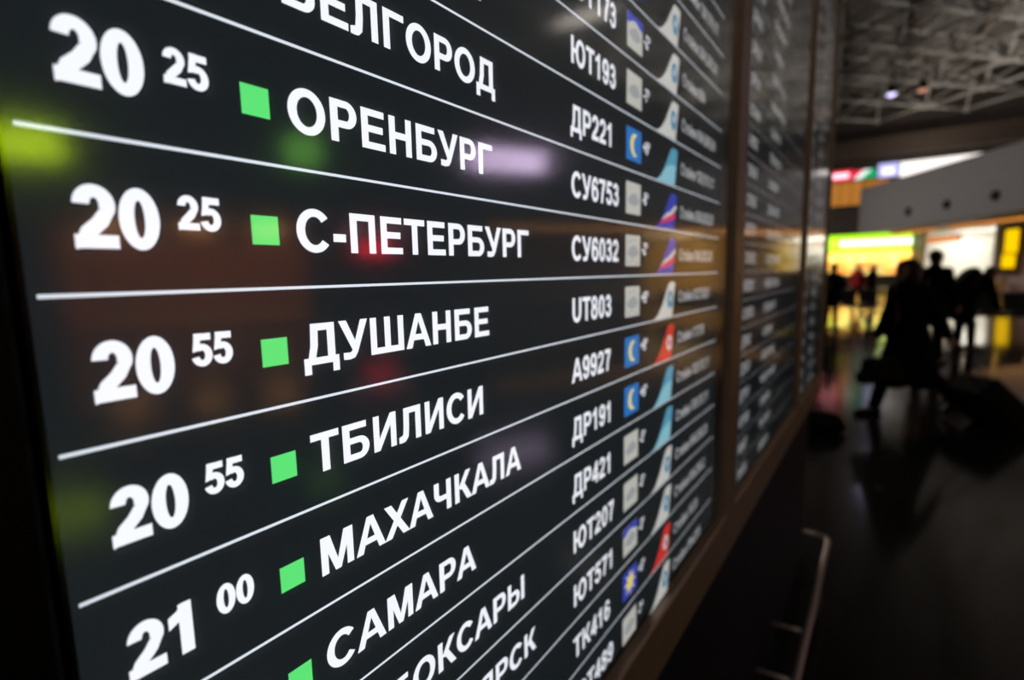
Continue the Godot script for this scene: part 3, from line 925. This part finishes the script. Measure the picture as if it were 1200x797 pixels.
func make_concourse() -> void:
	# small round spotlight fittings, unlit, on the mezzanine front
	for s in [5.61, 8.84, 12.08, 15.4, 18.7]:
		var t := thing("round_spotlight", "small dark round fitting on the grey mezzanine front", "fitting", mez(s, 4.75, 0.0), "fittings on the mezzanine front")
		var c := CylinderMesh.new()
		c.top_radius = 0.2
		c.bottom_radius = 0.24
		c.height = 0.12
		var o := part(t, "fitting_body", c, M.black, Vector3(0, 0, 0.06))
		o.rotation_degrees.x = 90
		var d := CylinderMesh.new()
		d.top_radius = 0.13
		d.bottom_radius = 0.13
		d.height = 0.03
		o = part(t, "fitting_face", d, M.seat, Vector3(0, 0, 0.13))
		o.rotation_degrees.x = 90
	# amber light strips let into the underside of the mezzanine
	for a in [[0.4, 4.6, "short amber light strip over the far end of the white shop"], [5.9, 16.0, "long amber light strip on the mezzanine underside over the yellow sign"], [17.0, 30.0, "amber light strip on the mezzanine underside below the long lilac-white sign"]]:
		var len_: float = a[1] - a[0]
		var t := thing("soffit_light_strip", a[2], "lamp", mez(a[0], 3.86, -2.1), "soffit light strips")
		part(t, "strip_housing", slab(Vector3(len_, 0.06, 0.5), 0.01), M.black, Vector3(len_ / 2, -0.03, 0))
		part(t, "strip_diffuser", slab(Vector3(len_ - 0.05, 0.12, 0.42), 0.01), glow(Color(0.98, 0.62, 0.28), 0.85), Vector3(len_ / 2, -0.10, 0))
		area(t, Vector3(len_ / 2, -0.18, 0), Vector2(len_, 0.4), Color(1.0, 0.76, 0.52), 0.30 * len_)
	# shops further along, which the displays mirror
	shop("beige_shop", "softly lit beige shop beyond the yellow sign", mez(13.5, 0, -4.1), 6.0, 3.88, 4.0, M.warm_wall, Color(1.0, 0.84, 0.6), 1.6)
	shop("cafe", "amber lit cafe under the mezzanine", mez(37.5, 0, -4.1), 8.5, 3.88, 4.0, paint(Color(0.72, 0.52, 0.32), 0.6), Color(1.0, 0.68, 0.38), 6.0)
	shop("kiosk", "small shop with a red lit front", mez(33.0, 0, -4.1), 3.2, 3.88, 2.0, paint(Color(0.30, 0.22, 0.25), 0.6), Color(1.0, 0.7, 0.7), 0.5)
	var signs := [
		["red_sign", 34.2, 2.5, -3.9, 1.3, 0.6, Color(1.0, 0.08, 0.22), 6.5, "red lit sign over the small shop"],
		["green_sign", 37.2, 5.3, 0.05, 1.2, 1.1, Color(0.62, 1.0, 0.40), 1.9, "green lit sign on the mezzanine front"],
		["lime_sign", 44.2, 5.0, 0.05, 1.8, 1.0, Color(0.80, 0.95, 0.10), 7.0, "lime lit sign on the mezzanine front"],
		["white_sign", 28.4, 5.6, 0.05, 3.4, 1.0, Color(0.95, 0.84, 1.0), 4.2, "long lilac-white lit sign on the mezzanine front"],
	]
	for a in signs:
		var t := thing(a[0], a[8], "sign", mez(a[1], a[2], a[3]))
		part(t, "sign_box", slab(Vector3(a[4], a[5], 0.2), 0.02), M.black, Vector3(a[4] / 2, a[5] / 2, 0.1))
		part(t, "lit_face", slab(Vector3(a[4] - 0.1, a[5] - 0.1, 0.03), 0.01), glow(a[6], a[7]), Vector3(a[4] / 2, a[5] / 2, 0.21))
		area(t, Vector3(a[4] / 2, a[5] / 2, 0.26), Vector2(a[4], a[5]), a[6], 0.10 * a[7] * a[4] * a[5], Vector3(0, 180, 0))


# ---------------------------------------------------------------- people

# bones [a, b, ra, rb] blended into one skin (surface nets), added to an indexed SurfaceTool; returns the new vertex count
func blob(st: SurfaceTool, bones: Array, cell: float, k: float, first := 0) -> int:
	var lo := Vector3.ONE * 1e9
	var hi := -lo
	for b in bones:
		var r := maxf(b[2], b[3]) + k + 2.0 * cell
		lo = lo.min(b[0].min(b[1]) - Vector3.ONE * r)
		hi = hi.max(b[0].max(b[1]) + Vector3.ONE * r)
	var nx := int((hi.x - lo.x) / cell) + 2
	var ny := int((hi.y - lo.y) / cell) + 2
	var nz := int((hi.z - lo.z) / cell) + 2
	var f := PackedFloat32Array()
	f.resize(nx * ny * nz)
	f.fill(1.0)
	for b in bones:
		var a: Vector3 = b[0]
		var c: Vector3 = b[1]
		var ra: float = b[2]
		var rb: float = b[3]
		var r := maxf(ra, rb) + k + 1.5 * cell
		var l := ((a.min(c) - Vector3.ONE * r - lo) / cell).floor()
		var h := ((a.max(c) + Vector3.ONE * r - lo) / cell).ceil()
		var ac := c - a
		var len2 := maxf(ac.length_squared(), 1e-9)
		for x in range(maxi(0, int(l.x)), mini(nx, int(h.x) + 1)):
			for y in range(maxi(0, int(l.y)), mini(ny, int(h.y) + 1)):
				for z in range(maxi(0, int(l.z)), mini(nz, int(h.z) + 1)):
					var p := lo + Vector3(x, y, z) * cell - a
					var t := clampf(p.dot(ac) / len2, 0.0, 1.0)
					var d := (p - ac * t).length() - lerpf(ra, rb, t)
					var i := (x * ny + y) * nz + z
					var cur := f[i]
					var m := maxf(k - absf(cur - d), 0.0) / k
					f[i] = minf(cur, d) - m * m * k * 0.25
	var ids := PackedInt32Array()
	ids.resize(f.size())
	ids.fill(-1)
	var count := first
	var sx := ny * nz
	var sy := nz
	var corner := [0, sx, sy, sx + sy, 1, sx + 1, sy + 1, sx + sy + 1]
	var offs := [Vector3(0, 0, 0), Vector3(1, 0, 0), Vector3(0, 1, 0), Vector3(1, 1, 0), Vector3(0, 0, 1), Vector3(1, 0, 1), Vector3(0, 1, 1), Vector3(1, 1, 1)]
	var edges := [[0, 1], [2, 3], [4, 5], [6, 7], [0, 2], [1, 3], [4, 6], [5, 7], [0, 4], [1, 5], [2, 6], [3, 7]]
	for x in nx - 1:
		for y in ny - 1:
			for z in nz - 1:
				var i := (x * ny + y) * nz + z
				var mask := 0
				for q in 8:
					if f[i + corner[q]] < 0.0:
						mask |= 1 << q
				if mask == 0 or mask == 255:
					continue
				var sum := Vector3.ZERO
				var n := 0
				for e in edges:
					if ((mask >> e[0]) & 1) != ((mask >> e[1]) & 1):
						var va := f[i + corner[e[0]]]
						var vb := f[i + corner[e[1]]]
						sum += offs[e[0]].lerp(offs[e[1]], va / (va - vb))
						n += 1
				st.add_vertex(lo + (Vector3(x, y, z) + sum / n) * cell)
				ids[i] = count
				count += 1
	for x in range(1, nx - 1):
		for y in range(1, ny - 1):
			for z in range(1, nz - 1):
				var i := (x * ny + y) * nz + z
				var v := f[i]
				for axis in 3:
					var j: int = i + [sx, sy, 1][axis]
					if (v < 0.0) == (f[j] < 0.0):
						continue
					var p: int = [sy, 1, sx][axis]
					var q: int = [1, sx, sy][axis]
					var quad_ := [ids[i], ids[i - p], ids[i - p - q], ids[i - q]]
					if quad_.has(-1):
						continue
					for s in ([0, 2, 1, 0, 3, 2] if v < 0.0 else [0, 1, 2, 0, 2, 3]):
						st.add_index(quad_[s])
	return count


func skinned(list: Array) -> ArrayMesh:
	# list of [bones, cell, blend]
	var st := SurfaceTool.new()
	st.begin(Mesh.PRIMITIVE_TRIANGLES)
	var n := 0
	for a in list:
		n = blob(st, a[0], a[1], a[2], n)
	st.generate_normals()
	return st.commit()


func turned(v: Vector3, deg: float, axis := Vector3.RIGHT) -> Vector3:
	return v.rotated(axis, deg_to_rad(deg))


# a clothed figure facing local +z; legs and arms as [swing forward, bend]
func person(label: String, at: Vector3, face: float, height: float, pose: Dictionary, wear: Dictionary, cell: float) -> Node3D:
	var t := thing("person", label, "person", Transform3D(Basis(Vector3.UP, face), at))
	var k := height / 1.75
	var lean: float = pose.get("lean", 0.0)
	var drop: float = pose.get("drop", 0.0)
	var pelvis := Vector3(0, 0.94 - drop, 0) * k
	var up := turned(Vector3.UP, lean)
	var fwd := turned(Vector3.BACK, lean)
	var chest := pelvis + up * 0.36 * k
	var neck := pelvis + up * 0.55 * k
	var nod: float = pose.get("nod", 0.0)
	var hup := turned(Vector3.UP, lean * 0.6 + nod)
	var hfw := turned(Vector3.BACK, lean * 0.6 + nod)
	var head := neck + hup * 0.155 * k + hfw * 0.02 * k
	var body := []
	var coat := []
	var trousers := []
	var shoes := []
	var fine := []
	# trunk
	body += [[pelvis, chest, 0.12 * k, 0.125 * k], [chest, neck, 0.12 * k, 0.055 * k], [neck, head - hup * 0.05 * k, 0.055 * k, 0.055 * k]]
	for s in [-1.0, 1.0]:
		var side := Vector3(s, 0, 0)
		coat += [[pelvis + side * 0.07 * k, chest + side * 0.08 * k, 0.125 * k, 0.125 * k], [chest + side * 0.08 * k, neck + side * 0.13 * k - up * 0.07 * k, 0.12 * k, 0.085 * k]]
		# legs
		var hip := pelvis + side * 0.09 * k
		var leg: Array = pose.get("legs", [[0, 0], [0, 0]])[0 if s < 0 else 1]
		var thigh := turned(Vector3.DOWN, -leg[0])
		var shin := turned(Vector3.DOWN, -leg[0] + leg[1])
		var knee := hip + thigh * 0.44 * k
		var ankle := knee + shin * 0.42 * k
		var foot := turned(Vector3.BACK, leg.back() if leg.size() > 2 else 0.0)
		var heel := ankle + shin * 0.035 * k - foot * 0.05 * k
		var toe := ankle + shin * 0.045 * k + foot * 0.17 * k
		body += [[hip, knee, 0.082 * k, 0.055 * k], [knee, ankle, 0.054 * k, 0.038 * k], [ankle, toe, 0.034 * k, 0.03 * k]]
		trousers += [[hip, knee, 0.10 * k, 0.075 * k], [knee, ankle - shin * 0.02 * k, 0.075 * k, 0.06 * k]]
		shoes += [[heel, toe, 0.045 * k, 0.038 * k], [ankle, heel, 0.048 * k, 0.045 * k]]
		if wear.get("coat_length", 0.0) > 0.0:
			var hem: Vector3 = pelvis.lerp(knee, 0.0) + (thigh * 0.6 + Vector3.DOWN * 0.4) * wear.coat_length * k + side * 0.08 * k
			coat += [[hip, hem, 0.13 * k, 0.15 * k], [pelvis, (hem - side * 0.1 * k), 0.14 * k, 0.13 * k]]
		# arms
		var arm: Array = pose.get("arms", [[0, 10], [0, 10]])[0 if s < 0 else 1]
		var shoulder := neck + side * 0.185 * k - up * 0.055 * k
		var out: float = arm[2] if arm.size() > 2 else 8.0
		var upper := turned(turned(Vector3.DOWN, -arm[0] + lean * 0.3), out * s, Vector3.BACK)
		var fore := turned(turned(Vector3.DOWN, -arm[0] - arm[1] + lean * 0.3), out * 0.5 * s, Vector3.BACK)
		var elbow := shoulder + upper * 0.29 * k
		var wrist := elbow + fore * 0.26 * k
		body += [[shoulder, elbow, 0.05 * k, 0.042 * k], [elbow, wrist, 0.042 * k, 0.028 * k]]
		coat += [[shoulder, elbow, 0.078 * k, 0.062 * k], [elbow, wrist - fore * 0.01, 0.062 * k, 0.05 * k]]
		# hand: palm, four unequal curled fingers and a thumb from the side of the palm
		var across := fore.cross(Vector3.RIGHT).normalized()
		var inward := Vector3(-s, 0, 0)
		var palm := wrist + fore * 0.085 * k
		fine.append([[wrist - fore * 0.02, palm, 0.026 * k, 0.026 * k], [wrist + fore * 0.03 + across * 0.018 * k, palm + across * 0.026 * k, 0.017 * k, 0.016 * k], [wrist + fore * 0.03 - across * 0.018 * k, palm - across * 0.026 * k, 0.017 * k, 0.015 * k]])
		for i in 4:
			var root := palm + across * (0.030 - 0.020 * i) * k
			var l: float = [0.036, 0.041, 0.038, 0.029][i] * k
			var mid := root + (fore * 0.9 + inward * 0.25) * l
			var far := mid + (fore * 0.45 + inward * 0.85) * l * 0.8
			fine.append([[root, mid, 0.0088 * k, 0.0085 * k], [mid, far, 0.0085 * k, 0.0075 * k]])
		var th := wrist + fore * 0.035 * k + across * 0.03 * k
		fine.append([[th, th + (fore * 0.6 + across * 0.7) * 0.035 * k, 0.012 * k, 0.0095 * k], [th + (fore * 0.6 + across * 0.7) * 0.035 * k, th + (fore * 1.3 + across * 0.8) * 0.048 * k, 0.0095 * k, 0.008 * k]])
	coat += [[neck - up * 0.10 * k, neck + up * 0.01 * k, 0.11 * k, 0.085 * k]]
	if wear.get("collar", false):
		coat += [[neck - up * 0.06 * k, neck + up * 0.035 * k, 0.12 * k, 0.092 * k]]
	# head with face
	var hr := 0.083 * k
	var skull := [[head + hup * 0.03 * k - hfw * 0.015 * k, head + hup * 0.02 * k + hfw * 0.03 * k, hr, hr * 0.92], [head + hfw * 0.03 * k, head - hup * 0.085 * k + hfw * 0.055 * k, hr * 0.85, 0.038 * k], [head - hup * 0.06 * k - hfw * 0.01 * k, neck, 0.06 * k, 0.056 * k]]
	skull += [[head + hup * 0.015 * k + hfw * 0.1 * k, head - hup * 0.025 * k + hfw * 0.118 * k, 0.011 * k, 0.016 * k]]
	skull += [[head - hup * 0.055 * k + hfw * 0.092 * k + Vector3(0.02, 0, 0) * k, head - hup * 0.055 * k + hfw * 0.092 * k - Vector3(0.02, 0, 0) * k, 0.012 * k, 0.012 * k]]
	for s in [-1.0, 1.0]:
		skull += [[head + Vector3(s * 0.082, 0, 0) * k + hup * 0.02 * k - hfw * 0.005 * k, head + Vector3(s * 0.08, 0, 0) * k - hup * 0.025 * k, 0.014 * k, 0.011 * k]]
		skull += [[head + Vector3(s * 0.03, 0, 0) * k + hup * 0.032 * k + hfw * 0.09 * k, head + Vector3(s * 0.055, 0, 0) * k + hup * 0.028 * k + hfw * 0.07 * k, 0.012 * k, 0.012 * k]]
	var meshes := [[body, cell, 0.03], [skull, minf(cell, 0.011), 0.012]]
	if wear.get("hands", true):
		for h in fine:
			meshes.append([h, 0.0045, 0.006])
	var b := part(t, "body", skinned(meshes), wear.get("skin", M.skin))
	for s in [-1.0, 1.0]:
		var ball := SphereMesh.new()
		ball.radius = 0.012 * k
		ball.height = 0.024 * k
		ball.radial_segments = 10
		ball.rings = 5
		part(b, "eye", ball, M.black, head + Vector3(s * 0.034, 0, 0) * k + hup * 0.012 * k + hfw * 0.094 * k)
	part(t, "coat", skinned([[coat, cell, 0.05]]), wear.coat)
	part(t, "trousers", skinned([[trousers, cell, 0.03]]), wear.get("trousers", M.coat))
	part(t, "shoes", skinned([[shoes, cell * 0.7, 0.02]]), M.shoe)
	var hair := [[head + hup * 0.055 * k - hfw * 0.03 * k, head + hup * 0.05 * k + hfw * 0.03 * k, hr, hr * 0.85], [head + hup * 0.03 * k - hfw * 0.04 * k, head - hup * 0.03 * k - hfw * 0.04 * k, hr * 0.95, hr * 0.75]]
	if wear.get("long_hair", false):
		for s in [-1.0, 1.0]:
			hair += [[head + Vector3(s * 0.055, 0, 0) * k + hup * 0.04 * k - hfw * 0.02 * k, head + Vector3(s * 0.085, 0, 0) * k - hup * 0.14 * k - hfw * 0.03 * k, 0.06 * k, 0.05 * k]]
		hair += [[head - hfw * 0.05 * k, head - hup * 0.17 * k - hfw * 0.06 * k, 0.09 * k, 0.075 * k]]
	part(t, "hair", skinned([[hair, minf(cell, 0.014), 0.025]]), wear.get("hair", M.hair))
	if wear.get("backpack", false):
		var pb := chest - fwd * 0.2 * k
		part(t, "backpack", skinned([[[[pb - up * 0.2 * k, pb + up * 0.13 * k, 0.17 * k, 0.14 * k], [pb - up * 0.15 * k + Vector3(0.08, 0, 0), pb + up * 0.08 * k + Vector3(0.08, 0, 0), 0.13, 0.12], [pb - up * 0.15 * k - Vector3(0.08, 0, 0), pb + up * 0.08 * k - Vector3(0.08, 0, 0), 0.13, 0.12]], cell, 0.05]]), M.bag)
	return t


func make_people() -> void:
	var left := atan2(-0.81, 0.59)
	person("person in a long dark coat with shoulder-length hair striding past with a suitcase", Vector3(0.19, 0, -6.64), left, 1.66, {"legs": [[20, 4], [-26, 18, 35]], "arms": [[12, 14, 4], [-30, 4, 8]], "drop": 0.055, "lean": 4}, {"coat": M.coat, "coat_length": 0.46, "long_hair": true, "collar": true}, 0.02)
	person("person in a dark jacket with short hair beside the one in the long coat", Vector3(0.56, 0, -10.43), left + PI + 0.3, 1.77, {"legs": [[6, 3], [-8, 5]], "arms": [[8, 20], [-5, 15]]}, {"coat": M.coat2, "coat_length": 0.2}, 0.022)
	person("person in dark clothes with a backpack bending forward", Vector3(1.10, 0, -12.6), left + PI, 1.72, {"legs": [[18, 14], [10, 14]], "arms": [[25, 10], [20, 10]], "lean": 40, "nod": 25, "drop": 0.04}, {"coat": M.coat, "backpack": true, "collar": true, "coat_length": 0.25}, 0.025)
	person("person in dark clothes standing close to the end of the display wall", Vector3(-1.16, 0, -15.4), left + PI + 0.5, 1.64, {"legs": [[4, 2], [-4, 2]], "arms": [[20, 70], [25, 60]], "nod": 10}, {"coat": M.coat2, "coat_length": 0.15}, 0.03)
	person("person in a red jacket far across the hall", Vector3(-1.0, 0, -24.2), left + 0.4, 1.64, {"legs": [[8, 4], [-8, 6]], "arms": [[10, 20], [-10, 15]]}, {"coat": M.red_cloth, "coat_length": 0.05}, 0.035)
	person("slim person in dark clothes walking near the red jacket", Vector3(-0.5, 0, -22.1), left + 2.0, 1.63, {"legs": [[14, 5], [-14, 10]], "arms": [[12, 20], [-12, 15]]}, {"coat": M.coat, "coat_length": 0.1}, 0.035)


func make_luggage() -> void:
	# wheeled suitcase pulled at a slant behind the striding person; local +z points to its handle
	var dir := Vector3(-0.81, 0, 0.59)
	var foot := Vector3(1.135, 0, -6.81)
	var tilt := deg_to_rad(52)
	var along := (dir * cos(tilt - 0.18) + Vector3.UP * sin(tilt - 0.18)).normalized()
	var across := Vector3.UP.cross(dir).normalized()
	var back := along.cross(across).normalized()
	var t := thing("wheeled_suitcase", "black wheeled suitcase tilted behind the person in the long coat", "suitcase", Transform3D(Basis(across, along, -back), foot + Vector3(0, 0.05, 0)))
	part(t, "shell", slab(Vector3(0.44, 0.64, 0.27), 0.05), M.bag, Vector3(0, 0.36, 0.10))
	part(t, "front_pocket", slab(Vector3(0.36, 0.40, 0.05), 0.02), M.bag, Vector3(0, 0.33, 0.255))
	for s in [-1.0, 1.0]:
		part(t, "handle_tube", tube([Vector3(0.1 * s, 0.66, -0.01), Vector3(0.1 * s, 0.98, -0.01)], 0.008, 8), M.rubber)
		var w := CylinderMesh.new()
		w.top_radius = 0.045
		w.bottom_radius = 0.045
		w.height = 0.03
		var o := part(t, "wheel", w, M.rubber, Vector3(0.18 * s, 0.0, 0.0))
		o.rotation_degrees.z = 90
	part(t, "grip", tube([Vector3(-0.12, 0.985, -0.01), Vector3(0.12, 0.985, -0.01)], 0.014, 10), M.rubber)
	# bag in the other hand of the striding person
	var b := thing("hand_bag", "dark soft bag carried low by the person in the long coat", "bag", Transform3D(Basis(Vector3.UP, atan2(-0.81, 0.59) + PI / 2), Vector3(-0.02, 0.40, -6.28)))
	part(b, "bag_body", skinned([[[[Vector3(-0.17, 0.05, 0), Vector3(0.17, 0.05, 0), 0.07, 0.07], [Vector3(-0.13, 0.2, 0), Vector3(0.13, 0.2, 0), 0.055, 0.055], [Vector3(-0.1, 0.13, 0), Vector3(0.1, 0.13, 0), 0.07, 0.07]], 0.015, 0.06]]), M.bag)
	var arc := []
	for i in 11:
		var a := PI * i / 10
		arc.append(Vector3(0.1 * cos(a), 0.24 + 0.16 * sin(a), 0))
	part(b, "bag_strap", tube(arc, 0.01, 8), M.bag)
	# black bag on the floor beyond the end of the wall
	var d := thing("travel_bag", "black travel bag on the floor behind the end of the navy wall", "bag", Transform3D(Basis(Vector3.UP, 0.3), Vector3(-0.56, 0, -5.55)))
	part(d, "bag_body", skinned([[[[Vector3(-0.2, 0.12, 0), Vector3(0.2, 0.1, 0), 0.11, 0.09], [Vector3(0.1, 0.07, 0), Vector3(0.28, 0.05, 0), 0.07, 0.045]], 0.015, 0.05]]), M.bag)
	part(d, "bag_strap", tube([Vector3(-0.12, 0.21, 0), Vector3(-0.06, 0.28, 0.02), Vector3(0.06, 0.28, 0.02), Vector3(0.12, 0.2, 0)], 0.012, 8), M.bag)


func make_benches() -> void:
	var spots := [[Vector3(-1.25, 0, -18.9), 0.35, 4, "row of dark waiting seats near the end of the display wall"], [Vector3(2.2, 0, -16.4), 0.25, 4, "row of dark waiting seats behind the wheeled suitcase"], [Vector3(4.9, 0, -17.0), 0.25, 4, "row of dark waiting seats out beyond the wheeled suitcase"]]
	for b in spots:
		var t := thing("waiting_bench", b[3], "bench", Transform3D(Basis(Vector3.UP, b[1]), b[0]))
		var n: int = b[2]
		var w := 0.58
		part(t, "beam", slab(Vector3(n * w, 0.06, 0.08), 0.01), M.steel, Vector3(0, 0.36, 0))
		for i in n:
			var x := (i - (n - 1) / 2.0) * w
			part(t, "seat", slab(Vector3(0.5, 0.06, 0.46), 0.025), M.seat, Vector3(x, 0.43, 0.05))
			var o := part(t, "backrest", slab(Vector3(0.5, 0.46, 0.05), 0.02), M.seat, Vector3(x, 0.67, -0.22))
			o.rotation_degrees.x = -12
		for s in [-1.0, 1.0]:
			part(t, "leg", slab(Vector3(0.06, 0.34, 0.06), 0.01), M.steel, Vector3(s * (n * w / 2 - 0.3), 0.18, 0))
			part(t, "foot", slab(Vector3(0.06, 0.04, 0.5), 0.01), M.steel, Vector3(s * (n * w / 2 - 0.3), 0.02, 0))
			part(t, "armrest", slab(Vector3(0.05, 0.04, 0.36), 0.01), M.rubber, Vector3(s * (n * w / 2), 0.62, 0))
			part(t, "armrest_post", slab(Vector3(0.04, 0.26, 0.05), 0.01), M.steel, Vector3(s * (n * w / 2), 0.49, 0))
